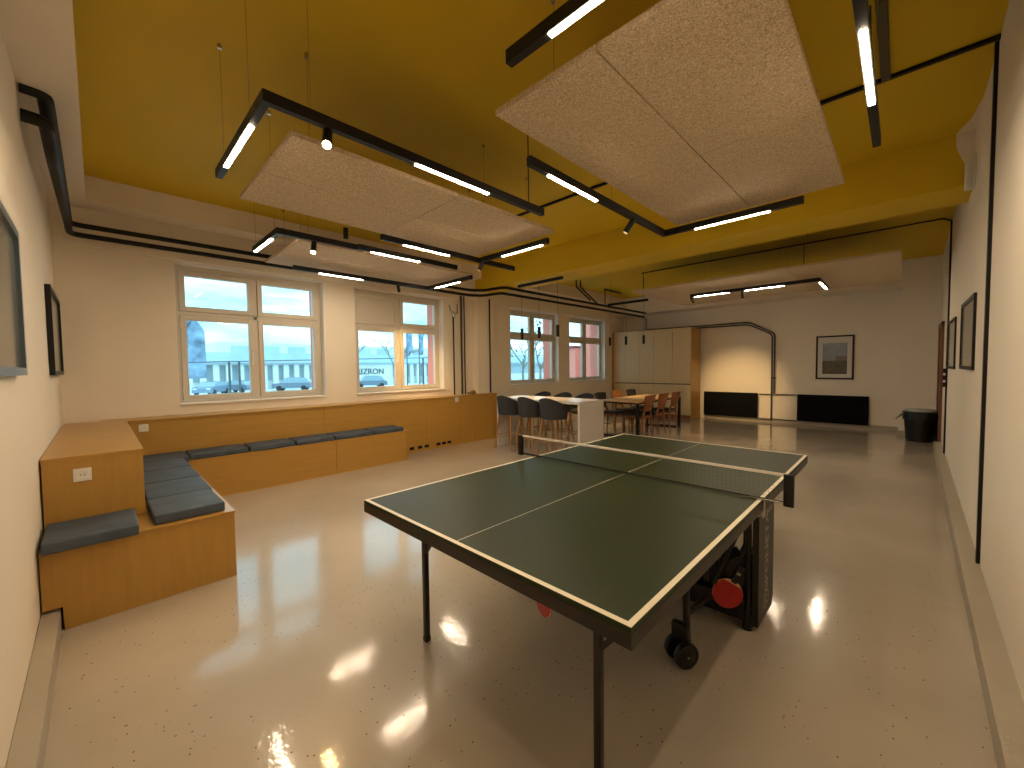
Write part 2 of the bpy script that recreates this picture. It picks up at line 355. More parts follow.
# windows
def window(i, y0, y1, blind=False):
    xf0, xf1 = -6.56, -6.49
    fr = MB(); fw = .045
    a, b = y0+.003, y1-.003; c, d = Z0+.003, Z1-.003
    ym = (a+b)/2; zt = c + (d-c)*.655
    fr.box((xf0, a, c), (xf1, a+fw, d)); fr.box((xf0, b-fw, c), (xf1, b, d))
    fr.box((xf0, a+fw, c), (xf1, b-fw, c+fw)); fr.box((xf0, a+fw, d-.065), (xf1, b-fw, d))
    fr.box((xf0, ym-.022, c+fw), (xf1, ym+.022, d-.065)); fr.box((xf0, a+fw, zt-.02), (xf1, b-fw, zt+.025))
    T = struct('window_%d' % i, fr, frame_m)
    for yy0, yy1, zz0, zz1, top, hs in ((a+fw, ym-.022, c+fw, zt-.02, 0, 1), (ym+.022, b-fw, c+fw, zt-.02, 0, 0),
                                 (a+fw, ym-.022, zt+.025, d-.065, 1, 0), (ym+.022, b-fw, zt+.025, d-.065, 1, 0)):
        s = MB(); w = .062; x0, x1 = xf1-.055, xf1+.016; e = .004
        yy0 += e; yy1 -= e; zz0 += e; zz1 -= e
        s.box((x0, yy0, zz0), (x1, yy0+w, zz1), .004, 1); s.box((x0, yy1-w, zz0), (x1, yy1, zz1), .004, 1)
        s.box((x0, yy0+w, zz0), (x1, yy1-w, zz0+w), .004, 1); s.box((x0, yy0+w, zz1-w), (x1, yy1-w, zz1), .004, 1)
        sash = obj('window_sash', s, frame_m, T)
        if blind and top and yy0 < ym:
            obj('blind_panel', MB().box((x0+.02, yy0+w, zz0+w), (x1-.02, yy1-w, zz1-w)), frame_m, sash, 'closed cream panel')
        else:
            obj('pane', MB().box((x0+.02, yy0+w-.004, zz0+w-.004), (x0+.026, yy1-w+.004, zz1-w+.004)), glass_m, sash)
        if hs:
            h = MB().box((x1, yy1-.042, (zz0+zz1)/2-.09), (x1+.012, yy1-.02, (zz0+zz1)/2-.02), .003, 1)
            h.box((x1+.012, yy1-.036, (zz0+zz1)/2-.045), (x1+.04, yy1-.026, (zz0+zz1)/2-.03))
            h.box((x1+.032, yy1-.038, (zz0+zz1)/2-.045), (x1+.044, yy1-.024, (zz0+zz1)/2+.08), .004, 1)
            obj('handle', h, socket_m, sash, 'white handle')
        if not top:
            hg = MB()
            for zz in (zz0+.12, zz1-.12):
                yk = yy0 if yy0 < ym-.1 else yy1
                hg.tube([(x1+.004, yk, zz-.04), (x1+.004, yk, zz+.04)], .009, 8)
            obj('hinge', hg, frame_m, sash)
    # white inner lining of reveal + sill board
    rv = MB(); t = .006
    rv.box((xf1, y0, Z0), (XW+.002, y0+t, Z1)); rv.box((xf1, y1-t, Z0), (XW+.002, y1, Z1)); rv.box((xf1, y0+t, Z1-t), (XW+.002, y1-t, Z1))
    obj('window_lining', rv, white_m, T)
    obj('window_sill', MB().box((xf1, y0+t, Z0-.002), (XW+.03, y1-t, Z0+.022), .004, 1), white_m, T)
for i, (a, b) in enumerate(WIN): window(i+1, a, b, i == 1)

# far door jamb in the right wall
struct('door_1', MB().bar((XR(10.0)-.012, 9.85, 1.06), (XR(10.0)-.012, 9.95, 1.06), .05, 2.12).bar((XR(10.6)-.012, 10.75, 1.06), (XR(10.6)-.012, 10.85, 1.06), .05, 2.12).bar((XR(10.3)-.012, 9.85, 2.09), (XR(10.3)-.012, 10.85, 2.09), .05, .07), doorwood_m)
obj('door_leaf', MB().box((XR(10.3)-.012, 9.95, .01), (XR(10.3)-.004, 10.75, 2.05)), doorwood_m, bpy.data.objects['door_1'])

# ------------------------------------------------------------------ built-in oak furniture
T = thing('window_ledge_cladding', 'oak veneer cladding with ledge running below the windows', 'wall cladding', (-6.1, 3, 0))
ys = [.215, 2.26, 4.0, 4.77, 5.13, 5.42, 5.70]
for a, b in zip(ys, ys[1:]): obj('front_panel', MB().box((-6.02, a+.0015, .001), (-6.0, b-.0015, .895), .001, 1), wood_m if a < 4.7 else woodv_m, T)
obj('backing', MB().box((-6.2, .215, .0), (-6.021, 5.39, .89)), dark_m, T)
obj('end_panel', MB().box((-6.198, 5.70, 0), (-5.998, 5.718, .895)), woodv_m, T)
lm = MB().box((XW+.003, .0, .897), (-5.985, 5.40, .92), .003, 1); lm.box((-6.198, 5.38, .8975), (-5.985, 5.72, .9195)); lm.box((-6.197, -.255, .8975), (-5.986, .01, .9205))
obj('ledge', lm, wood_m, T)
for k, y in enumerate((3.70, 3.86, 4.0, 4.25, 4.37, 4.49)):
    obj('vent_slot', MB().box((-6.001, y-.045, .05), (-5.996, y+.045, .10), .002, 1), dark_m, T)
def socket(parent, axis, c):
    x, y, z = c; s = .041
    if axis == 'x': p = MB().box((x, y-s, z-s), (x+.010, y+s, z+s), .004, 2); r = MB().lathe([(.0, .0105), (.026, .0105), (.029, .012), (.031, .0105)], (x, y, z), 20, 'x'); hh = [(x+.0112, y+d, z) for d in (-.009, .009)]
    o = obj('power_socket', p, socket_m, parent, 'white power socket')
    obj('socket_ring', r, socket_m, o)
    h = MB()
    for q in hh: h.lathe([(0, .001), (.0035, .001)], q, 10, 'x')
    obj('pin_hole', h, dark_m, o)
socket(T, 'x', (-6.0, .331, .828)); socket(T, 'x', (-6.0, 4.68, .85))

T = thing('corner_bench_platform', 'low oak veneer seating platform in the corner, notched over the skirting', 'bench', (-4.5, .2, 0))
obj('body', MB().prism([(-.262, .134), (-.186, .134), (-.182, 0), (.634, 0), (.634, .45), (-.262, .45)], 0, -5.99, -3.36), woodv_m, T)
obj('top_board', MB().box((-5.99, -.264, .451), (-3.35, .639, .4665), .001, 1), wood_m, T)
T = thing('corner_block', 'tall oak veneer block on the seating platform with a socket in front', 'bench block', (-4.8, 0, .467))
obj('body', MB().box((-5.984, -.261, .467), (-3.735, .196, .905)), woodv_m, T)
obj('top_board', MB().box((-5.984, -.264, .906), (-3.73, .2, .9225), .001, 1), wood_m, T)
socket(T, 'x', (-3.734, -.091, .80))
T = thing('window_bench', 'long low oak veneer bench under the windows beside the corner platform', 'bench', (-5.8, 2, 0))
obj('front_panel', MB().box((-5.62, .642, 0), (-5.6, 2.258, .45)), wood_m, T); obj('front_panel', MB().box((-5.62, 2.262, 0), (-5.6, 3.36, .45)), wood_m, T)
obj('end_panel', MB().box((-5.99, 3.362, 0), (-5.6, 3.38, .45)), wood_m, T)
obj('top_board', MB().box((-5.99, .642, .451), (-5.595, 3.385, .4665), .001, 1), wood_m, T)
obj('core', MB().box((-5.95, .66, .02), (-5.63, 3.34, .445)), dark_m, T)

def cushion(x0, y0, x1, y1, z, label, th=.062, rz=0):
    m = MB(); bm = bmesh.new(); bmesh.ops.create_cube(bm, size=1)
    cx, cyy = (x0+x1)/2, (y0+y1)/2
    for v in bm.verts: v.co = Vector((v.co.x*(x1-x0), v.co.y*(y1-y0), (v.co.z+.5)*th))
    bmesh.ops.bevel(bm, geom=list(bm.edges), offset=.012, segments=3, profile=.6, affect='EDGES')
    m.bm(bm, True)
    o = obj('seat_cushion', m, cushion_m); o.location = (cx, cyy, z); o.rotation_euler = (0, 0, radians(rz))
    return tag(o, label, 'cushion', 'blue grey seat cushions on the oak benches')
zt = .4675
cushion(-3.71, -.25, -3.285, .14, zt, 'blue-grey cushion in front of the socketed oak block, by the left wall', .065)
cushion(-3.87, .212, -3.395, .585, zt, 'blue-grey cushion at the front corner of the platform, right of the block', .065, 1)
cushion(-4.43, .215, -3.895, .595, zt, 'blue-grey platform cushion, second from the front corner')
cushion(-4.975, .215, -4.455, .600, zt, 'blue-grey platform cushion, third from the front corner')
cushion(-5.50, .215, -5.0, .605, zt, 'blue-grey platform cushion, fourth from the front corner')
cushion(-5.975, .215, -5.52, .66, zt, 'blue-grey cushion in the inner corner where platform meets window bench')
gy = [.715, 1.234, 1.751, 2.249, 2.815, 3.33]
nm = ['first bench cushion under the left window, next to the corner platform', 'second blue-grey cushion along the window bench', 'third blue-grey cushion along the window bench, in the middle of the row',
      'fourth blue-grey cushion along the window bench', 'last blue-grey cushion at the free right end of the window bench']
for k in range(5): cushion(-5.975, gy[k]+.012 if k else .675, -5.605, gy[k+1]-.012, zt, nm[k])

# ------------------------------------------------------------------ hanging acoustic panels
def panel(label, x0, y0, nx, ny, tx, ty, wires, z=2.80):
    T = thing('acoustic_ceiling_panel', label, 'acoustic panel', (x0+nx*tx/2, y0+ny*ty/2, z), group='wood wool acoustic panels hung from the ceiling')
    for i in range(nx):
        for j in range(ny):
            obj('board', MB().box((x0+i*tx+.003, y0+j*ty+.003, z), (x0+(i+1)*tx-.003, y0+(j+1)*ty-.003, z+.032), .0015, 1), wool_m, T)
    for wx, wy in wires:
        m = MB().tube([(wx, wy, z+.03), (wx, wy, CEIL-.02)], .0018, 6).tube([(wx, wy, CEIL-.03), (wx, wy, CEIL)], .012, 10)
        obj('hanging_wire', m, chrome_m, T)
panel('speckled acoustic panel nearest the table, top centre of the photo', -1.60, 1.54, 2, 2, .63, 1.22, [(-1.4, 1.8), (-.55, 1.8), (-1.4, 3.7), (-.50, 3.75)])
panel('speckled acoustic panel behind the L-shaped light with glowing bulb, left of centre', -3.77, .83, 2, 2, .61, 1.22, [(-3.55, 1.0), (-2.75, 1.0), (-3.55, 3.0), (-2.75, 2.5)])
panel('speckled acoustic panel closest to the windows, above the window bench', -5.78, 1.52, 2, 2, .61, 1.19, [(-5.6, 1.7), (-4.8, 1.7), (-5.6, 3.7), (-4.8, 3.6)])
panel('wide pale acoustic panel beyond the yellow beam, near the back wall', -3.62, 6.93, 3, 1, 1.195, 2.45, [(-3.4, 7.1), (-2.4, 7.1), (-1.25, 7.1), (-.3, 7.1)])

# ------------------------------------------------------------------ track lights
TZ = 2.70; TH = .055; TW = .036
def spot_head(T, base, aim, lit, power=0, size=40):
    b = Vector(base); d = (Vector(aim)-b).normalized()
    head = obj('spot_head', MB().tube([b+Vector((0,0,0)), b+Vector((0,0,-.035))], .008, 8).tube([b+Vector((0,0,-.04))-d*.045, b+Vector((0,0,-.04))+d*.085], .024, 20), black_m, T)
    e = b+Vector((0,0,-.04))+d*.0855
    obj('lens', MB().tube([e, e+d*.003], .020, 16), bulb_m if lit else lensoff_m, head)
    if power:
        l = bpy.data.lights.new('spot_beam', 'SPOT'); l.energy = power; l.color = BULB_COL; l.spot_size = radians(size); l.spot_blend = 1.0; l.shadow_soft_size = .02
        lo = bpy.data.objects.new('spot_beam', l); COL.objects.link(lo); lo.parent = T
        lo.location = e+d*.01-T.location; lo.rotation_euler = d.to_track_quat('-Z', 'Y').to_euler()
def track(label, segs, leds, spots=(), wires=(), z=TZ):
    c = segs[0][0]
    T = thing('track_light', label, 'track light', (c[0], c[1], z), group='black suspended track lights')
    for (a, b) in segs:
        a = Vector((*a, z+TH/2)); b = Vector((*b, z+TH/2)); d = (b-a).normalized()
        obj('track', MB().bar(a, b, TW, TH), black_m, T)
    for (a, b) in leds:
        obj('diffuser', MB().bar((*a, z-.002), (*b, z-.002), TW-.013, .0035), led_m, T, 'glowing warm white diffuser')
    for (x, y, aim, lit, p, sz) in spots:
        spot_head(T, (x, y, z), aim, lit, p, sz)
    for w in wires:
        r = w[2] if len(w) > 2 else .0016
        obj('hanging_wire', MB().tube([(w[0], w[1], z+TH-.002), (w[0], w[1], CEIL-.015)], r, 6).tube([(w[0], w[1], CEIL-.025), (w[0], w[1], CEIL)], .011 if r < .003 else .02, 10), black_m if r > .003 else chrome_m, T)
    return T
CAMP = (0.0, 0.0, 1.3)
track('black L-shaped track light with glowing bulb, frontmost on the left', [((-3.22, .60), (-2.188, .60)), ((-2.17, .582), (-2.17, 2.625))],
      [((-3.01, .60), (-2.42, .60)), ((-2.17, 1.41), (-2.17, 2.01))], [(-2.17, .88, (-1.0, .3, .9), True, SPOT_W*.5, 60)],
      [(-3.05, .60), (-2.45, .60), (-2.17, .80), (-2.17, 2.45, .004)])
track('black L-shaped track light with lit bulb, above the window bench', [((-4.97, 1.21), (-4.168, 1.21)), ((-4.15, 1.192), (-4.15, 2.02)), ((-4.115, 1.95), (-4.115, 3.25))],
      [((-4.93, 1.21), (-4.352, 1.21)), ((-4.115, 2.10), (-4.115, 2.69))], [(-4.15, 1.52, (-3.2, 1.0, .6), True, SPOT_W*.5, 60)],
      [(-4.9, 1.21), (-4.25, 1.21), (-4.15, 1.4), (-4.115, 2.9)])
track('black track light with short side arm, below the left acoustic panel', [((-3.66, 1.97), (-3.66, 3.83)), ((-3.64, 3.24), (-2.61, 3.24))],
      [((-3.66, 2.216), (-3.66, 2.78)), ((-3.27, 3.24), (-2.69, 3.24))], [(-3.54, 3.17, (-4.4, 2.6, .5), False, 0, 50)], [(-3.66, 3.3), (-2.9, 3.24)])
track('black track light running beneath the panel closest to the windows', [((-5.48, 1.75), (-5.48, 3.95)), ((-5.46, 3.74), (-4.40, 3.74))],
      [((-5.48, 2.067), (-5.48, 2.649)), ((-5.27, 3.74), (-4.677, 3.74))], [(-5.40, 3.16, (-6.4, 4.0, 1.5), False, SPOT_W*2.2, 56)], [(-5.48, 3.6), (-4.6, 3.74)])
track('black L-shaped track light at the far corner of the nearest acoustic panel', [((-1.69, 1.914), (-1.69, 3.908)), ((-1.708, 3.89), (-.58, 3.89))],
      [((-1.69, 2.108), (-1.69, 2.684)), ((-1.40, 3.89), (-.808, 3.89))], [(-1.69, 3.22, (-2.6, 2.6, .9), False, 0, 50)], [(-1.69, 2.9), (-1.1, 3.89)])
track('black track light cut by the top photo edge with two bright bars', [((-1.20, 1.24), (-.116, 1.24)), ((-.134, 1.222), (-.134, 3.20))],
      [((-.981, 1.24), (-.40, 1.24)), ((-.134, 2.06), (-.134, 2.664))], [], [(-.134, 2.9), (-.134, 1.6)])
track('small far track light under the wide pale panel near the back wall', [((-2.86, 7.73), (-.93, 7.73)), ((-.948, 7.73), (-.948, 8.75))],
      [((-2.78, 7.73), (-2.211, 7.73)), ((-1.95, 7.73), (-1.391, 7.73)), ((-.948, 7.88), (-.948, 8.60))],
      [(-2.83, 7.73, (-3.05, 11.65, .72), False, SPOT_W*7.5, 36), (-1.99, 7.73, (-2.1, 9.0, .2), False, 0, 45)], [(-2.5, 7.73), (-1.1, 7.73)])
# upward spot and stub above the window panel
tag(obj('ceiling_spotlight', MB().tube([(-4.06, 1.80, 2.765), (-4.06, 1.80, 2.87)], .024, 16), black_m), 'small black upright spot standing on the track above the window bench', 'spotlight')
tag(obj('cable_stub', MB().box((-3.83, 1.0, 2.90), (-3.80, 1.11, 2.915)), black_m), 'short black bracket at the near left edge of the left acoustic panel', 'bracket')

# pendants on two bars
def pendant_bar(x0, x1, y, z, label):
    o = MB().box((x0, y-.02, z), (x1, y+.02, z+.05)); T = thing('pendant_rail', label, 'rail', ((x0+x1)/2, y, z))
    obj('rail', o, black_m, T)
    for xx in (x0+.08, x1-.1): obj('hanging_wire', MB().tube([(xx, y, z+.05), (xx, y, CEIL)], .003, 6), black_m, T)
pendant_bar(-5.10, -4.09, 5.45, 2.90, 'short black ceiling rail holding the three pendants above the island')
pendant_bar(-5.17, -4.15, 8.70, 2.90, 'short black ceiling rail holding the three pendants above the dining table')
P0 = thing('pendant_lamp', 'slim black tube pendant over the island, left of its three', 'pendant lamp', (-5.02, 5.45, 1.955), group='slim black pendants', world=False)
obj('shade', MB().lathe([(0, .04), (.024, .035), (.024, 0), (.028, 0), (.028, .195), (.004, .2), (0, .2)], (0,0,0), 16), black_m, P0)
obj('cord', MB().tube([(0,0,.2), (0,0,.945)], .0025, 6), black_m, P0)
obj('lens', MB().lathe([(0, .030), (.022, .030)], (0,0,0), 12), bulb_m, P0)
for x, y, l in ((-4.61, 5.45, 'slim black tube pendant over the island, middle of its three'), (-4.20, 5.45, 'slim black tube pendant over the island, right of its three'),
                (-5.115, 8.7, 'slim black tube pendant over the dining table, leftmost, beside the cabinet edge'), (-4.69, 8.7, 'slim black tube pendant over the dining table, middle of its three'),
                (-4.25, 8.7, 'slim black tube pendant over the dining table, rightmost of its three')):
    dup(P0, (x, y, 1.955 if y < 6 else 1.90+.04), 0, l)
def pend_light(x, y, z, p):
    l = bpy.data.lights.new('pendant_beam', 'SPOT'); l.energy = p; l.color = BULB_COL; l.spot_size = radians(75); l.spot_blend = .6; l.shadow_soft_size = .02
    return l
for o in [o for o in bpy.data.objects if o.name.startswith('pendant_lamp')]:
    l = pend_light(0, 0, 0, SPOT_W*.55); lo = bpy.data.objects.new('pendant_beam', l); COL.objects.link(lo); lo.parent = o; lo.location = (0, 0, -.01)

# ------------------------------------------------------------------ pipes and conduits
def arc(p, q, r, n=5):
    return [p, q, r]
def rounded(pts, rad=.07, n=5):
    pts = [Vector(p) for p in pts]; outp = [pts[0]]
    for i in range(1, len(pts)-1):
        a, b, c = pts[i-1], pts[i], pts[i+1]; d1 = (a-b); d2 = (c-b); r = min(rad, d1.length*.45, d2.length*.45)
        s, e = b+d1.normalized()*r, b+d2.normalized()*r
        for k in range(n+1):
            t = k/n; outp.append((1-t)**2*s + 2*t*(1-t)*b + t*t*e)
    outp.append(pts[-1]); return outp
# heating pipes, window wall
for dz, lab, xx in ((0, 'lower of the two black heating pipes running along left and window walls', -5.52), (.1, 'upper of the two black heating pipes running along left and window walls', -5.46)):
    z = 2.86+dz
    pts = rounded([(-3.83, -.262, 3.0+dz*1.7), (-3.84, -.16, 3.0+dz*1.7), (-4.1, -.15, z+.04+dz*.3), (-6.10, -.14, z), (-6.10, 5.12, z), (-5.96, 5.34, z), (xx, 5.42+dz*.2, z), (xx+.07, 11.2, z)], .1, 6)
    tag(obj('heating_pipe', MB().tube(pts, [.037 if p[1] < -.1 and p[0] > -6.0 else .026 for p in pts], 14), black_m), lab, 'pipe', 'black heating pipes')
tag(obj('pipe_riser', MB().tube([(-5.40, 11.2, 2.83), (-5.40, 11.2, 2.46)], .03, 10), plinth_m), 'short grey pipe dropping from the pipe ends behind the tall cabinet', 'pipe')
# elbows to the ceiling
for k in (0, 1):
    pts = rounded([(-5.5+k*.05, 7.85+k*.1, CEIL), (-5.5+k*.05, 7.85+k*.1, 3.30), (-5.5+k*.05, 8.45+k*.25, 2.97-.08*k+.08)], .05)
    tag(obj('branch_pipe', MB().tube(pts, .018, 10), black_m), ['left of two thin black pipes angling down from the yellow ceiling', 'right of two thin black pipes angling down from the yellow ceiling'][k], 'pipe')
tag(obj('ceiling_bracket', MB().bar((-5.5, 9.10, 3.40), (-5.5, 9.9, 3.40), .04, .04).tube([(-5.5, 9.12, 3.02), (-5.5, 9.12, 3.4)], .012, 10), greyrail_m), 'grey bent pipe bracket on the far ceiling above the cabinet', 'bracket')
# vertical risers by window 2 and pier
for y, x, top, lab, r in ((4.86, -6.29, 2.42, 'thin black riser with a valve right of the second window', .014), (5.04, -6.27, 2.86, 'left of a close pair of dark risers left of the pier', .02),
                       (5.115, -6.27, 2.86, 'right of a close pair of dark risers left of the pier', .013), (5.71, -6.17, 2.86, 'single black riser on the pier beneath the beam', .015)):
    T = thing('heating_riser', lab, 'pipe', (x, y, .921), group='dark vertical risers standing on the oak ledge')
    obj('pipe', MB().tube([(x, y, .921), (x, y, top)], r, 10), black_m if r != .02 else pipe_m, T)
    if top < 2.5:
        obj('valve', MB().lathe([(0, 0), (.025, 0), (.03, .03), (.02, .06), (.03, .09), (.02, .12), (0, .12)], (x, y, top), 12).tube([(x, y, top+.08), (x, y-.08, top+.16), (x, y-.09, top+.24)], .014, 8).tube([(x, y, top+.05), (x, y+.10, top+.1), (x-.02, y+.12, top+.28)], .012, 8), chrome_m, T, 'metal valve')
T = thing('thermostat_valve', 'small round shiny metal valve on the oak ledge beside the risers', 'valve', (-6.10, 5.17, .921))
obj('dome', MB().lathe([(0, .085), (.03, .08), (.055, .055), (.062, .03), (.05, .008), (.03, 0), (0, 0)], (-6.10, 5.17, .921), 20), brass_m, T)
obj('stem', MB().tube([(-6.10, 5.11, .955), (-6.10, 5.03, .955)], .014, 8), chrome_m, T)
# back wall pipes
T = thing('radiator_pipes', 'pair of thin dark pipes bending down the back wall between the radiators', 'pipe', (-2.3, YB-.05, 1))
y = YB-.06
for k, o_ in enumerate((0, .055)):
    pts = rounded([(-5.6, y, 2.52-o_), (-2.82-o_*.3, y, 2.51-o_), (-2.26-o_, y, 2.19-o_*.4), (-2.26-o_, y, .72 if k == 0 else .03)], .08)
    obj('pipe', MB().tube(pts, .017, 10), pipe_m, T)
obj('pipe_tee', MB().tube([(-2.58, y, .69), (-1.80, y, .70)], .013, 8).tube([(-2.58, y, .075), (-2.31, y, .06)], .013, 8).tube([(-2.31, y, .09), (-1.80, y, .075)], .013, 8), pipe_m, T)
obj('pipe_clip', MB().box((-2.30, y-.025, 1.08), (-2.235, y+.05, 1.12)), pipe_m, T)
# conduits
T = thing('cable_conduit', 'flat black cable conduit climbing the right wall near the camera', 'conduit', (XR(4), 4, .12))
obj('upright', MB().box((XR(4)-.018, 3.982, .12), (XR(4)+.001, 4.022, 3.44)), black_m, T)
obj('ceiling_run', MB().box((-3.9, 3.92, 3.425), (XR(4), 3.95, 3.449)), black_m, T)
obj('ceiling_rail', MB().box((-.15, 3.05, 3.41), (-.10, 3.92, 3.449), .004, 1), greyrail_m, T, 'grey rail on the ceiling')
obj('rail_cable', MB().tube(rounded([(-.17, 3.07, 3.43), (-.18, 3.4, 3.40), (-.19, 3.7, 3.38), (-.17, 3.93, 3.43)], .1), .004, 6), black_m, T)
T = thing('cable_conduit', 'thin black cable conduit with switches on the far right wall', 'conduit', (XR(8.5), 8.5, .12))
xr = XR(8.5)
obj('upright', MB().box((xr-.02, 8.49, .12), (xr+.001, 8.52, 3.44)), black_m, T)
obj('ceiling_run', MB().box((-4.1, 8.28, 3.432), (xr-.1, 8.30, 3.449)).bar((xr-.1, 8.29, 3.44), (xr-.01, 8.5, 3.44), .02, .018), black_m, T)
for z in (1.12, 1.22, 1.32): obj('light_switch', MB().box((xr-.05, 8.44, z-.032), (xr-.02, 8.53, z+.032), .006, 2), black_m, T)
for x in (-1.22, -4.06): obj('drop_cable', MB().tube([(x, 8.29, 3.435), (x, 8.29, 2.87 if x > -4 else 2.95)], .006, 6), black_m, T)
# white junction on right wall at the beam
T = thing('wall_junction_box', 'small white box on the right wall where the yellow beam ends', 'junction box', (XR(5.6), 5.6, 3.1))
obj('cover', MB().box((.352, 5.27, 2.93), (.405, 5.335, 3.16), .012, 3), socket_m, T)
obj('cable', MB().tube(rounded([(XR(5.5)-.01, 5.26, 3.22), (XR(5.5)-.012, 5.22, 3.08), (XR(5.5)-.01, 5.24, 2.95), (XR(5.5)-.01, 5.3, 2.93)], .05), .006, 6), socket_m, T)

# ------------------------------------------------------------------ pictures
def picture(name, label, plane, a0, a1, z0, z1, wallc, face, art_m, fw=.03, fr_m=black_m, th=.035):
    """plane 'x' -> on a wall of constant x (right wall) spanning y; 'y' -> constant y spanning x. face = +-1 outward"""
    c = [(wallc, (a0+a1)/2, z0), ((a0+a1)/2, wallc, z0)][plane == 'y']
    T = thing('picture_frame', label, 'picture', c)
    def B(u0, u1, w0, w1, d0, d1, **k):
        if plane == 'x': return MB().box((wallc+face*d0, u0, w0), (wallc+face*d1, u1, w1), **k)
        return MB().box((u0, wallc+face*d0, w0), (u1, wallc+face*d1, w1), **k)
    m = MB()
    for q in (B(a0, a0+fw, z0, z1, .002, th), B(a1-fw, a1, z0, z1, .002, th), B(a0+fw, a1-fw, z0, z0+fw, .002, th), B(a0+fw, a1-fw, z1-fw, z1, .002, th)):
        m.add(q.v, q.f)
    obj('frame', m, fr_m, T)
    obj('print', B(a0+fw, a1-fw, z0+fw, z1-fw, .004, th*.55), art_m, T)
    return T, B
picture('p', 'nearer of the two black-framed prints on the right wall', 'x', 4.78, 5.75, 1.38, 1.985, XR(5.1), -1, greyglass_pic, th=.022)
picture('p', 'farther of the two black-framed prints on the right wall', 'x', 6.95, 7.95, 1.36, 1.97, XR(7.3), -1, greyglass_pic, th=.022)
picture('p', 'small black-framed print on the left wall near the corner', 'y', -6.10, -4.92, 1.43, 2.16, -.27, 1, greyglass_pic, .035)
picture('p', 'large framed print cut off by the left photo edge', 'y', -3.04, -2.0, 1.44, 2.12, -.27, 1, bluepic_m, .035, bluebar_m)
T, B = picture('p', 'framed landscape photograph with white mount on the back wall', 'y', -1.45, -.77, 1.08, 2.07, YB, -1, mat_card, .035)
obj('photo_sky', B(-1.33, -.89, 1.50, 1.90, .02, .0215), picsky_m, T)
obj('photo_field', B(-1.33, -.89, 1.20, 1.50, .02, .0217), pichill_m, T)
obj('photo_building', B(-1.09, -.892, 1.50, 1.60, .0214, .023), picbld_m, T)

# ------------------------------------------------------------------ radiators, cabinet, bin
for (x0, x1, lab) in ((-3.885, -2.60, 'matt black panel radiator beside the tall cabinet'), (-1.78, -.505, 'matt black panel radiator below the framed landscape photograph')):
    T = thing('radiator', lab, 'radiator', ((x0+x1)/2, YB-.1, .09), group='black radiators on the back wall')
    obj('front_panel', MB().box((x0, YB-.13, .09), (x1, YB-.10, .72), .006, 2), rad_m, T)
    obj('rear_panel', MB().box((x0+.01, YB-.085, .10), (x1-.01, YB-.06, .71), .004, 1), rad_m, T)
    g = MB()
    n = 40
    for k in range(n): xx = x0+.02+(x1-x0-.04)*k/(n-1); g.box((xx-.002, YB-.10, .11), (xx+.002, YB-.085, .70))
    obj('fins', g, rad_m, T)
    obj('wall_bracket', MB().box((x0+.2, YB-.06, .2), (x0+.23, YB-.031, .6)).box((x1-.23, YB-.06, .2), (x1-.2, YB-.031, .6)), rad_m, T)

T = thing('tall_cabinet', 'tall pale oak cupboard wall beside the far radiator', 'cabinet', (-5.1, 11.2, 0))
CX0, CX1, CY = -6.34, -3.99, 10.90
obj('carcass', MB().box((CX0+.02, CY+.025, .10), (CX1-.02, YB-.1, 2.42)), dark_m, T)
obj('side_panel', MB().box((CX1-.02, CY-.003, 0), (CX1, YB-.1, 2.44)), woodv_m, T)
obj('side_panel', MB().box((CX0, CY-.003, 0), (CX0+.07, YB-.1, 2.44)), woodv_m, T)
obj('top_panel', MB().box((CX0+.07, CY, 2.421), (CX1-.02, YB-.1, 2.44)), cab_m, T)
obj('toe_kick', MB().box((CX0+.07, CY+.05, 0), (CX1-.02, CY+.07, .10)), walnut_m, T)
xs = [CX0+.07, -5.90, -5.46, -5.02, -4.50, CX1-.02]
for a, b in zip(xs, xs[1:]):
    obj('upper_door', MB().box((a+.003, CY, .945), (b-.003, CY+.02, 2.418), .0015, 1), cab_m, T)
    obj('lower_door', MB().box((a+.003, CY, .103), (b-.003, CY+.02, .922), .0015, 1), cab_m, T)

T = thing('waste_bin', 'round black waste bin lined with a bag at the far right pier', 'bin', (.25, 10.45, 0))
c = (.25, 10.45, 0)
obj('body', MB().lathe([(0, .003), (.185, .003), (.19, .02), (.222, .52), (.222, .53), (.21, .53), (.19, .1), (0, .1)], c, 32), plastic_m, T)
bm_ = MB(); n = 48; v = []; f = []
prof = [(.205, .50), (.226, .55), (.236, .545), (.238, .48), (.234, .42), (.231, .40)]
for k in range(n):
    a = 2*pi*k/n; w = .006*sin(9*a)+.004*sin(17*a+1)
    for i, (r, z) in enumerate(prof): v.append((c[0]+(r+w*(i > 1)*.5)*cos(a), c[1]+(r+w*(i > 1)*.5)*sin(a), z+(w*2 if i > 3 else 0)))
for k in range(n):
    for i in range(5): f.append((k*6+i, ((k+1)%n)*6+i, ((k+1)%n)*6+i+1, k*6+i+1))
bm_.add(v, f, True)
bm_.grid(lambda u, w: (c[0]-.215-.11*u, c[1]-.16+.10*w-.02*u, .50-.10*u+.04*w*(1-u)), 6, 4, .006)
obj('bin_bag', bm_, bag_m, T, 'black bag folded over the rim')
obj('lid', MB().lathe([(0, .595), (.12, .597), (.19, .590), (.205, .575), (.215, .552), (.20, .552), (0, .56)], c, 32), steel_lid, T, 'grey round lid')

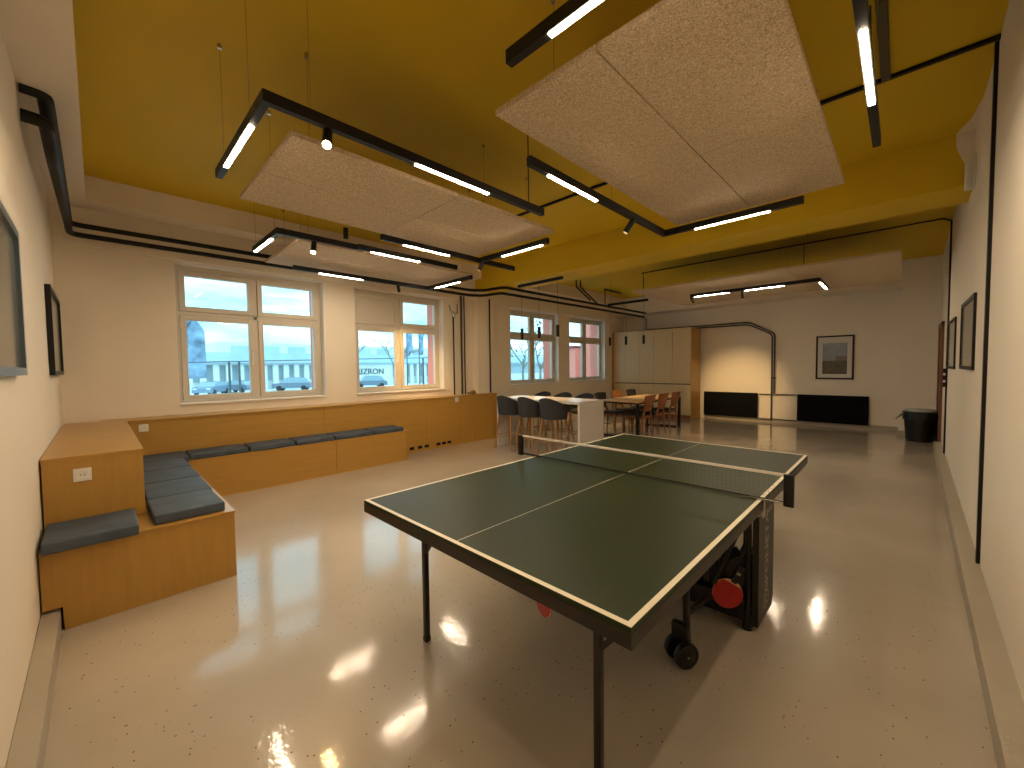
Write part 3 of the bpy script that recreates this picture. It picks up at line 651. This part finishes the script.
# ------------------------------------------------------------------ kitchen island, stools
T = thing('kitchen_island', 'white island table with panel ends behind the table tennis net', 'table', (-4.64, 5.42, 0))
IX0, IX1, IY0, IY1 = -5.32, -3.50, 5.07, 5.75
obj('top', MB().box((IX0, IY0, .86), (IX1, IY1, .90), .002, 1), island_m, T)
obj('end_panel', MB().box((IX1-.04, IY0, 0), (IX1, IY1, .859), .002, 1), island_m, T)
obj('end_panel', MB().box((IX0, IY0, 0), (IX0+.04, IY1, .859), .002, 1), island_m, T)
obj('apron', MB().box((IX0+.04, 5.38, .80), (IX1-.04, 5.42, .859)), panelgrey_m, T)

def stool():
    T = thing('bar_stool', 'charcoal upholstered bar stool on the near side of the island, left end', 'bar stool', group='charcoal bar stools at the island', world=False)
    # shell: back at -y
    def shell(u, v):
        a = radians(-118+236*u) - pi/2           # angle around, centre at -y
        k = abs(u-.5)*2
        top = .955 - .20*(k**1.7) ; bot = .615
        z = bot + (top-bot)*v
        rx = .195+.022*v; ry = .185+.03*v
        return (rx*cos(a), ry*sin(a), z)
    obj('backrest', MB().grid(shell, 28, 8, .038), stool_m, T)
    seat = MB(); pr = [(0, .60), (.12, .60), (.175, .607), (.19, .63), (.185, .665), (.15, .685), (0, .69)]
    seat.lathe(pr, (0,0,0), 28)
    obj('seat', seat, stool_m, T)
    for sx in (-1, 1):
        for sy in (-1, 1):
            obj('leg', MB().tube([(sx*.135, sy*.125, .605), (sx*.165, sy*.155, .35), (sx*.20, sy*.19, .0)], [.019, .017, .011], 10), oakleg_m, T)
    for sy in (-1, 1): obj('footrest_rail', MB().tube([(-.175, sy*.165, .25), (.175, sy*.165, .25)], .0085, 8), oakleg_m, T)
    for sx in (-1, 1): obj('footrest_rail', MB().tube([(sx*.175, -.165, .25), (sx*.175, .165, .25)], .0085, 8), oakleg_m, T)
    return T
S0 = stool(); S0.location = (-5.01, 5.10, 0)
for x, l in ((-4.51, 'middle'), (-4.02, 'right end')): dup(S0, (x, 5.10, 0), 0, 'charcoal upholstered bar stool on the near side of the island, ' + l)
for x, l in ((-5.12, 'left'), (-4.62, 'middle'), (-4.13, 'right')): dup(S0, (x, 6.03, 0), pi, 'charcoal bar stool on the far side of the island, only its back top showing, ' + l)

# ------------------------------------------------------------------ dining table and chairs
DX0, DX1, DY0, DY1 = -4.55, -3.66, 7.28, 9.45
T = thing('dining_table', 'wooden dining table on black steel frame beyond the island', 'table', ((DX0+DX1)/2, (DY0+DY1)/2, 0))
obj('tabletop', MB().box((DX0, DY0, .715), (DX1, DY1, .74), .003, 2), tabletop_m, T)
obj('under_frame', MB().box((DX0+.03, DY0+.03, .685), (DX1-.03, DY1-.03, .714)), black_m, T)
for y in (DY0+.06, DY1-.06):
    for x in (DX0+.05, DX1-.05): obj('leg', MB().box((x-.025, y-.025, .03), (x+.025, y+.025, .685)), black_m, T)
    obj('foot_bar', MB().box((DX0+.02, y-.025, 0), (DX1-.02, y+.025, .03)), black_m, T)

def chair():
    # faces -x, back at +x
    T = thing('dining_chair', 'walnut dining chair', 'chair', group='walnut dining chairs around the dining table', world=False)
    obj('seat', MB().box((-.22, -.215, .435), (.19, .215, .475), .016, 3), blackseat_m, T, 'black padded seat')
    def plate(u, v):
        y_ = -1+2*u
        hw = .13+.105*(v**.6)
        z = .54+.325*v
        return (.235+.075*v - .045*(1-y_*y_)*0 + .05*(-(y_*y_))+.03, y_*hw, z - .012*(y_*y_)*v)
    obj('backrest', MB().grid(plate, 14, 8, .014), walnut_m, T)
    for s in (-1, 1):
        obj('leg', MB().tube([(.235, s*.20, 0), (.205, s*.185, .25), (.20, s*.165, .45), (.235, s*.115, .62), (.275, s*.10, .72)], [.013, .018, .022, .019, .012], 10), walnut_m, T)
        obj('leg', MB().tube([(-.205, s*.20, 0), (-.185, s*.185, .435)], [.012, .018], 10), walnut_m, T)
        obj('side_rail', MB().bar((-.18, s*.18, .415), (.20, s*.17, .415), .018, .04), walnut_m, T)
    obj('seat_rail', MB().bar((-.185, -.18, .415), (-.185, .18, .415), .018, .04).bar((.195, -.165, .415), (.195, .165, .415), .018, .04), walnut_m, T)
    obj('stretcher', MB().tube([(-.19, -.19, .22), (.21, -.185, .22)], .008, 8).tube([(-.19, .19, .22), (.21, .185, .22)], .008, 8).tube([(0, -.187, .22), (0, .187, .22)], .008, 8), walnut_m, T)
    return T
C0 = chair(); C0.location = (-3.86, 7.62, 0); C0['label'] = 'walnut dining chair on the right side of the dining table, nearest the camera'
dup(C0, (-3.86, 8.24, 0), 0, 'walnut dining chair on the right side of the dining table, middle')
dup(C0, (-3.86, 8.89, 0), 0, 'walnut dining chair on the right side of the dining table, farthest')
for y, l in ((7.72, 'nearest the island'), (8.42, 'middle'), (9.12, 'farthest, by the cabinet')):
    c_ = dup(C0, (-4.50, y, 0), pi, 'dark-backed dining chair on the window side of the dining table, ' + l)
    for ch in c_.children:
        if ch.name.startswith('backrest') and y != 8.42:
            ch.data = ch.data.copy(); ch.data.materials[0] = blackseat_m; ch['label'] = 'black backrest'

# ------------------------------------------------------------------ table tennis table
X0, X1, Y0, Y1, TT = -2.023, -.498, .952, 3.692, .76
YM = (Y0+Y1)/2; XM = (X0+X1)/2
T = thing('table_tennis_table', 'large green table tennis table with white lines in the foreground', 'table tennis table', (XM, YM, 0))
for (a, b, e) in ((Y0, YM-.003, -1), (YM+.003, Y1, 1)):
    top = obj('tabletop', MB().box((X0, a, TT-.018), (X1, b, TT), .0015, 1), green_m, T)
    z = TT+.0006; l = MB(); w = .02
    def strip(x0, y0, x1, y1): l.add([(x0,y0,z),(x1,y0,z),(x1,y1,z),(x0,y1,z)], [(0,1,2,3)])
    strip(X0+.001, a+.001, X0+w, b-.001); strip(X1-w, a+.001, X1-.001, b-.001)
    if e < 0: strip(X0+w, a+.001, X1-w, a+w)
    else: strip(X0+w, b-w, X1-w, b-.001)
    strip(XM-.0016, a+(w if e < 0 else 0), XM+.0016, b-(w if e > 0 else 0))
    obj('court_line', l, line_m, top, 'white boundary and centre lines')
    fr = MB(); h0 = TT-.062; h1 = TT-.0185
    ya, yb = a, b
    fr.box((X0, ya, h0), (X0+.022, yb, h1)); fr.box((X1-.022, ya, h0), (X1, yb, h1))
    fr.box((X0+.022, ya, h0), (X1-.022, ya+.022, h1)); fr.box((X0+.022, yb-.022, h0), (X1-.022, yb, h1))
    fr.box((XM-.02, ya+.022, h0+.005), (XM+.02, yb-.022, h1))
    obj('apron_frame', fr, apron_m, T)
    # folding end legs
    ly = Y0+.215 if e < 0 else Y1-.215
    for x, d in ((X0+.235, 1), (X1-.235, -1)):
        leg = obj('leg', MB().box((x-.014, ly-.014, .012), (x+.014, ly+.014, h0+.01), .004, 2), apron_m, T)
        obj('foot', MB().box((x-.016, ly-.016, 0), (x+.016, ly+.016, .03), .003, 1), plastic_m, leg)
        obj('leg_brace', MB().bar((x, ly, .47), (x+.19, ly, h0+.012), .012, .018), apron_m, T)
    obj('leg_crossbar', MB().box((X0+.24, ly-.012, h0-.01), (X1-.24, ly+.012, h0+.012)), apron_m, T)
# net
NX0, NX1 = X0-.143, X1+.113; NT = TT+.1525
for s, x in ((-1, NX0), (1, NX1)):
    p = MB(); p.box((x-.022, YM-.012, TT-.008), (x+.022, YM+.012, NT-.002), .004, 2)
    obj('net_post', p, plastic_m, T)
    xa, xb = (x-.02, X0+.06) if s < 0 else (X1-.06, x+.02)
    c_ = MB().box((xa, YM-.009, TT-.006+.008), (xb, YM+.009, TT+.010), .002, 1)
    xe = X0+.03 if s < 0 else X1-.03
    c_.box((xe-.02, YM-.02, TT-.085), (xe+.02, YM+.02, TT-.063)); 
    c_.box((X0-.012, YM-.012, TT-.085), (X0-.001, YM+.012, TT+.004)) if s < 0 else c_.box((X1+.001, YM-.012, TT-.085), (X1+.012, YM+.012, TT+.004))
    obj('net_clamp', c_, chrome_m if s > 0 else plastic_m, T)
net = MB(); n = 80
for k in range(1, n):
    x = NX0+.02+(NX1-NX0-.04)*k/n; net.bar((x, YM, TT+.012), (x, YM, NT-.012), .0005, .0005, (0,1,0))
for k in range(1, 7):
    zz = TT+.012+(NT-TT-.024)*k/7; net.bar((NX0+.02, YM, zz), (NX1-.02, YM, zz), .0005, .0005)
nm_ = obj('net_mesh', net, netb_m, T)
obj('net_band', MB().box((NX0+.018, YM-.0035, NT-.014), (NX1-.018, YM+.0035, NT), .001, 1), netw_m, nm_, 'white top band of the net')
obj('net_hem', MB().box((NX0+.018, YM-.003, TT+.006), (NX1-.018, YM+.003, TT+.014)), netb_m, nm_, 'black bottom hem of the net')
# undercarriage: side boxes, cross beams, wheels
for s, xo in ((1, X1-.03), (-1, X0+.03)):
    xi = xo-s*.065
    sp_ = MB()
    sp_.prism([(YM+.09, .035), (YM+.40, .03), (YM+.43, .08), (YM+.43, .60), (YM+.40, .66), (YM+.12, .69), (YM+.09, .66)], 0, xo-s*.030, xo)
    cover = obj('side_cover', sp_, panelgrey_m, T, 'dark grey side cover with printed lettering')
    po = MB().box((xi, YM+.085, .06), (xo-s*.038, YM+.115, .69), .006, 2)
    po.box((xi, YM+.38, .04), (xo-s*.032, YM+.42, .66), .006, 2)
    po.box((xi, YM+.09, .64), (xo-s*.032, YM+.40, .70), .006, 2)
    po.tube([(xo-s*.055, YM+.105, 0), (xo-s*.055, YM+.105, .10)], .024, 16)
    obj('upright', po, plastic_m, T)
    # inner pocket tray holding bats
    q = MB(); x2 = xo-s*.36
    q.box((x2, YM+.075, .05), (xi, YM+.095, .17), .006, 2); q.box((x2, YM+.40, .05), (xi, YM+.42, .17), .006, 2)
    q.box((x2, YM+.08, .05), (xi, YM+.42, .07)); q.box((x2-s*.02, YM+.075, .05), (x2, YM+.42, .30), .006, 2)
    obj('storage_tray', q, plastic_m, T)
    bk = MB().prism([(xi, .10), (x2, .10), (x2-s*.02, .26), (x2+s*.06, .33), (xi-s*.20, .40), (xi-s*.06, .42), (xi, .32)], 1, YM+.14, YM+.16)
    obj('ball_basket', bk, plastic_m, T)
obj('cross_beam', MB().box((X0+.38, YM+.16, .09), (X1-.38, YM+.20, .14), .004, 1).box((X0+.38, YM+.30, .09), (X1-.38, YM+.34, .14), .004, 1), plastic_m, T)
for e, yy, lab in ((-1, 1.93, ''), (1, 2*YM+.25-1.93, '')):
    for s, x in ((1, -.745), (-1, 2*XM+.745)):
        ybase = YM+.12 if e < 0 else YM+.38
        fr = MB().tube(rounded([(x+.02, yy-e*.02-.0, .075), (x+.02, yy, .30), (x+.02, yy-e*.0, .44), (x-.02, yy+e*.14, .58), (x-.02, yy+e*.22, .70)], .12, 6), .017, 12)
        fr.tube(rounded([(x+.02, yy, .25), (x, ybase-.15 if e < 0 else ybase+.15, .17), (x, ybase, .12)], .1, 5), .017, 12)
        fr.box((x-.045, yy-.02, .12), (x+.035, yy+.02, .20), .008, 2)
        obj('wheel_leg', fr, plastic_m, T)
        WR = Matrix.Translation((x-.005, yy, 0)) @ Matrix.Rotation(radians(-32*s*-e), 4, 'Z') @ Matrix.Translation((-x+.005, -yy, 0))
        am = MB().tube([(x-.05, yy, .062), (x+.045, yy, .062)], .008, 8); am.v = [WR @ v for v in am.v]
        ax = obj('axle', am, chrome_m, T)
        for xx in (x-.055, x+.022):
            wh = MB().lathe([(0, 0), (.035, -.0), (.045, .004), (.058, 0), (.062, .006), (.062, .024), (.058, .030), (.045, .026), (.035, .030), (.012, .034), (0, .034)], (xx, yy, .062), 28, 'x')
            wh.v = [WR @ v for v in wh.v]
            wobj = obj('wheel', wh, plastic_m, T)
            hc = MB().lathe([(0, .037), (.007, .036), (.008, .033)], (xx, yy, .062), 12, 'x'); hc.v = [WR @ v for v in hc.v]
            obj('hub_cap', hc, chrome_m, wobj)
    # arc spreader between the wheel legs
    pts = [(-.745+(2*XM+1.49)*t + 0, yy+.0, .36-.10*(1-(2*t-1)**2)) for t in [k/16 for k in range(17)]]
    obj('arc_tube', MB().tube(pts, .011, 8), plastic_m, T)
# diagonal struts
for s, x in ((1, X1-.10), (-1, X0+.10)):
    obj('strut', MB().tube([(x, YM+.12, .62), (x-s*.12, YM-.02, .25)], .010, 8).tube([(x-s*.04, YM-.22, .69), (x-s*.12, YM+.10, .28)], .010, 8).tube(rounded([(x-s*.10, YM-.32, .69), (x-s*.11, YM-.18, .55), (x-s*.13, YM-.10, .30)], .1), .012, 8), plastic_m, T)
# lettering on the right cover reads upward
cov = [o for o in bpy.data.objects if o.name.startswith('side_cover')]
mw = Matrix(((0, 0, 1, X1-.030+.0012), (0, 1, 0, YM+.27), (0, 0, 1, .36), (0, 0, 0, 1)))
# text x-axis -> +z, text y-axis -> -y, normal -> +x
mw = Matrix(((0, 0, 1, X1-.030+.0010), (0, -1, 0, YM+.26), (1, 0, 0, .40), (0, 0, 0, 1)))
lg = lettering('printed_lettering', 'SPONETA', .105, .0008, logo_m, T, mw, 'light grey lettering')
em = MB()
for k in range(24):
    a0, a1 = 2*pi*k/24, 2*pi*(k+1)/24
    def P(a, r): return (X1-.0295, YM+.26+r*cos(a)*.9, .125+r*sin(a)*.75)
    em.add([P(a0, .07), P(a1, .07), P(a1, .058), P(a0, .058)], [(0,1,2,3)])
em.box((X1-.030, YM+.235, .10), (X1-.0293, YM+.285, .115)).box((X1-.030, YM+.235, .135), (X1-.0293, YM+.285, .15)).box((X1-.030, YM+.235, .1), (X1-.0293, YM+.248, .15))
for k in range(5):
    em.box((X1-.030, YM+.16+k*.045, .61), (X1-.0293, YM+.185+k*.045, .64))
obj('printed_emblem', em, logo_m, T, 'light grey round emblem and dots')

def paddle(loc, rot, label, blade_m, core=None):
    T = thing('table_tennis_bat', label, 'bat', loc, world=False); T.rotation_euler = rot
    pts = []
    for k in range(28):
        a = 2*pi*k/28; pts.append((.075*cos(a), .080*sin(a)+.02))
    obj('blade', MB().prism(pts, 1, -.003, .003), core or tabletop_m, T)
    obj('rubber', MB().prism([(x*.98, z*.98) for x, z in pts if z > -.052], 1, -.0065, -.003), blade_m, T)
    obj('rubber', MB().prism([(x*.98, z*.98) for x, z in pts if z > -.052], 1, .003, .0065), blade_m, T)
    obj('handle', MB().prism([(-.014, -.05), (.014, -.05), (.017, -.155), (-.017, -.155)], 1, -.011, .011), plastic_m, T)
    obj('handle_tape', MB().box((-.010, -.0125, -.115), (.010, -.011, -.10)), logo_m, T)
    return T
paddle((-.660, 2.372, .21), (radians(6), radians(205), radians(20)), 'bright red table tennis bat in the pocket behind the wheels', red_m)
paddle((-.605, 2.43, .33), (radians(4), radians(205), radians(15)), 'black table tennis bat with handle up, behind the red one', plastic_m, plastic_m)
paddle((-1.05, 1.25, .52), (radians(0), radians(180), radians(-25)), 'red bat tip hanging below the front edge of the table', red_m)

# ------------------------------------------------------------------ outside the windows
GZ = -1.2
struct('ground', MB().box((-140, -60, GZ-.1), (-6.95, 140, GZ)), ext_ground)
# red wing beyond the last window
T = thing('red_building_wing', 'red plastered building wing outside the far right window', 'building', (-9, 16.5, GZ))
obj('wall', MB().box((-11.0, 16.0, GZ), (-6.95, 18, 6.5)), red_ext, T)
obj('low_wall', MB().box((-12.2, 15.6, GZ), (-11.0, 18, 2.30)), red_ext, T)
obj('wall_cap', MB().box((-12.3, 15.5, 2.30), (-10.98, 18.1, 2.40)), darkred_ext, T)
# long pale hall across the street
T = thing('long_hall', 'long pale industrial hall with pillars across the street', 'building', (-63, 30, GZ))
BX = -62
obj('wall', MB().box((BX-12, -20, GZ), (BX-1.2, 110, 2.2)), ext_white, T)
obj('roof_band', MB().box((BX-13, -21, 2.42), (BX+.3, 111, 3.75)), ext_roof, T)
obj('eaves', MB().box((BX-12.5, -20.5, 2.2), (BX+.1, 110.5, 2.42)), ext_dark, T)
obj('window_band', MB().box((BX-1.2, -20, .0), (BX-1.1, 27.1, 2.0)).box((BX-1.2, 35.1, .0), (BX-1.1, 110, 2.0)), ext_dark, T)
y = -19.5
while y < 60:
    if not (26.5 < y < 35.1): obj('pillar', MB().box((BX-1.0, y, GZ), (BX-.4, y+.62, 2.2)), ext_white, T)
    y += 1.35
obj('sign_wall', MB().box((BX-1.0, 27.1, GZ), (BX-.5, 35.1, 2.2)), ext_white, T)
mw = Matrix(((0, 0, 1, BX-.42), (1, 0, 0, 31.1), (0, 1, 0, .95), (0, 0, 0, 1)))
lettering('sign_lettering', 'RIZRON', 1.3, .06, letter_m, T, mw, 'dark capital letters on the wall')
T = thing('upper_hall', 'pale block with window rows rising behind the long hall', 'building', (-85, 40, GZ))
obj('wall', MB().box((-95, 14, GZ), (-82, 90, 6.2)), ext_white, T)
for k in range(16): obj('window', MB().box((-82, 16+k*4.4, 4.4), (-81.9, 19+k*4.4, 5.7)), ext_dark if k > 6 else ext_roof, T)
# street lamp posts and overhead rail
T = thing('street_fence', 'dark rail on thin posts running along the street outside', 'fence', (-25, 12, GZ))
obj('rail', MB().bar((-25, -3, 1.72), (-25, 34, 2.62), .05, .05), ext_post, T)
for y in (4.76, 5.2, 10.9, 16.5, 22.5, 28.0): obj('post', MB().bar((-25, y, GZ), (-25, y, 1.72+(y+3)*.0243), .09, .09), ext_post, T)

def car(loc, rz, label, m, suv=False):
    T = thing('parked_car', label, 'car', loc, rz, 'cars parked outside', world=False)
    h = 1.65 if suv else 1.45
    body = [(-2.2, .35), (-2.2, .80), (-2.05, .92), (-1.2, 1.0), (1.75, 1.0), (2.1, .92), (2.2, .75), (2.2, .35)]
    obj('body', MB().prism(body, 1, -.88, .88), m, T)
    cab = [(-1.35, .98), (-.65, h-.03), (-.4, h), (1.15, h), (1.45, h-.08), (1.85, .98)]
    cm = MB(); n = len(cab)
    v = [(x, -.82+.12*(z > 1.1), z) for x, z in cab]+[(x, .82-.12*(z > 1.1), z) for x, z in cab]
    cm.add(v, [list(range(n)), list(range(n, 2*n))[::-1]]+[(i, (i+1) % n, n+(i+1) % n, n+i) for i in range(n)])
    obj('cabin', cm, carglass_m, T)
    obj('roof', MB().box((-.45, -.69, h-.01), (1.2, .69, h+.03), .02, 2), m, T)
    for x in (-1.4, 1.4):
        for s in (-1, 1): obj('wheel', MB().lathe([(0, -.1), (.30, -.1), (.33, -.06), (.33, .06), (.30, .1), (0, .1)], (x, s*.82, .33), 20, 'y'), tyre_m, T)
    for s in (-1, 1): obj('headlight', MB().box((-2.22, s*.62-.18, .68), (-2.18, s*.62+.18, .82), .01, 1), carw_m, T)
    return T
car((-53.9, 8.6, GZ), radians(148), 'dark blue car seen front-on through the left window', car_m)
car((-56.5, 11.6, GZ), radians(30), 'dark car at the centre bar of the left window', car2_m)
car((-56.0, 17.4, GZ), radians(60), 'large dark car seen side-on through the left window right pane', car2_m, True)
car((-53.6, 26.6, GZ), radians(75), 'dark car parked below the sign letters, second window', car2_m, True)
car((-36.0, 32.5, GZ), radians(50), 'white car seen through the third window', carw_m)

def tree(loc, h, spread, label, leaves=0, seed=1, kind='bare_tree'):
    R = random.Random(seed); T = thing(kind, label, 'tree', loc, world=False)
    tr = MB(); tips = []
    def br(p, d, L, r, lv):
        q = p+d*L; mid = p+d*L*.5+Vector((R.uniform(-1,1), R.uniform(-1,1), 0))*L*.06
        tr.tube([p, mid, q], [r, r*.8, r*.6], 5, cap=False)
        if lv == 0: tips.append(q); return
        for k in range(3 if lv > 1 else 4):
            nd = (d + Vector((R.uniform(-1,1), R.uniform(-1,1), R.uniform(-.3,.8)))*spread).normalized()
            br(p+d*L*R.uniform(.55, 1), nd, L*R.uniform(.6, .8), r*.55, lv-1)
    br(Vector((0,0,0)), Vector((0,0,1)), h*.36, h*.018, 4)
    obj('branches', tr, bark_m, T)
    if leaves:
        lf = MB()
        for t in tips:
            for k in range(leaves):
                c = t+Vector((R.gauss(0,.35), R.gauss(0,.35), R.gauss(0,.35))); a = R.uniform(.10, .22)
                u = Vector((R.uniform(-1,1), R.uniform(-1,1), R.uniform(-1,1))).normalized(); w = u.cross(Vector((0,0,1))).normalized()
                lf.add([c-u*a, c+w*a*.6, c+u*a, c-w*a*.6], [(0,1,2,3)])
        obj('foliage', lf, leaf_m, T, kind='stuff')
    return T
tree((-45, 20.5, GZ), 9, .75, 'bare tree seen through the second window, left of the sign', 0, 3)
tree((-43, 24.5, GZ), 8, .8, 'bare tree seen through the second window, right of the sign', 0, 5)
tree((-26, 24.5, GZ), 7, .8, 'leafy grey-green tree filling the third window left pane', 5, 8, 'leafy_tree')
tree((-24, 28.5, GZ), 8, .8, 'tree with sparse leaves in the third window right pane', 3, 11, 'leafy_tree')
tree((-33, 36, GZ), 10, .8, 'far tree above the red wall in the last window', 2, 14, 'leafy_tree')
# flags
def flagpole(loc, h, label, seed):
    T = thing('flag_pole', label, 'flag', loc, world=False, group='flags outside the second window')
    obj('pole', MB().tube([(0,0,0), (0,0,h)], [.07, .04], 8), ext_post, T)
    obj('flag', MB().grid(lambda u, v: (.25*sin(v*5+seed)*u, .9*u*(.4+.6*v), h-.1-3.2*(1-v)*(1-.2*u)-.5*u), 8, 10, .03), flag_m, T)
flagpole((-40, 24.3, GZ), 7.2, 'left drooping flag through the second window right pane', 0)
flagpole((-40, 25.9, GZ), 7.4, 'right drooping flag through the second window right pane', 1)
T = thing('feather_flag', 'tall curved advertising flag at the left of the left window', 'flag', (-30, 3.9, GZ))
obj('pole', MB().tube(rounded([(-30, 3.7, GZ), (-30, 3.7, 4.0), (-30, 4.1, 4.6)], .5), .04, 8), ext_post, T)
obj('banner', MB().grid(lambda u, v: (-30+.05*sin(v*6), 3.72+(.85*(1-max(0, v-.75)**2*9))*u, 1.0+3.5*v), 8, 16, .03), flag_m, T)
for o in bpy.data.objects:
    if '_w' in o: del o['_w']
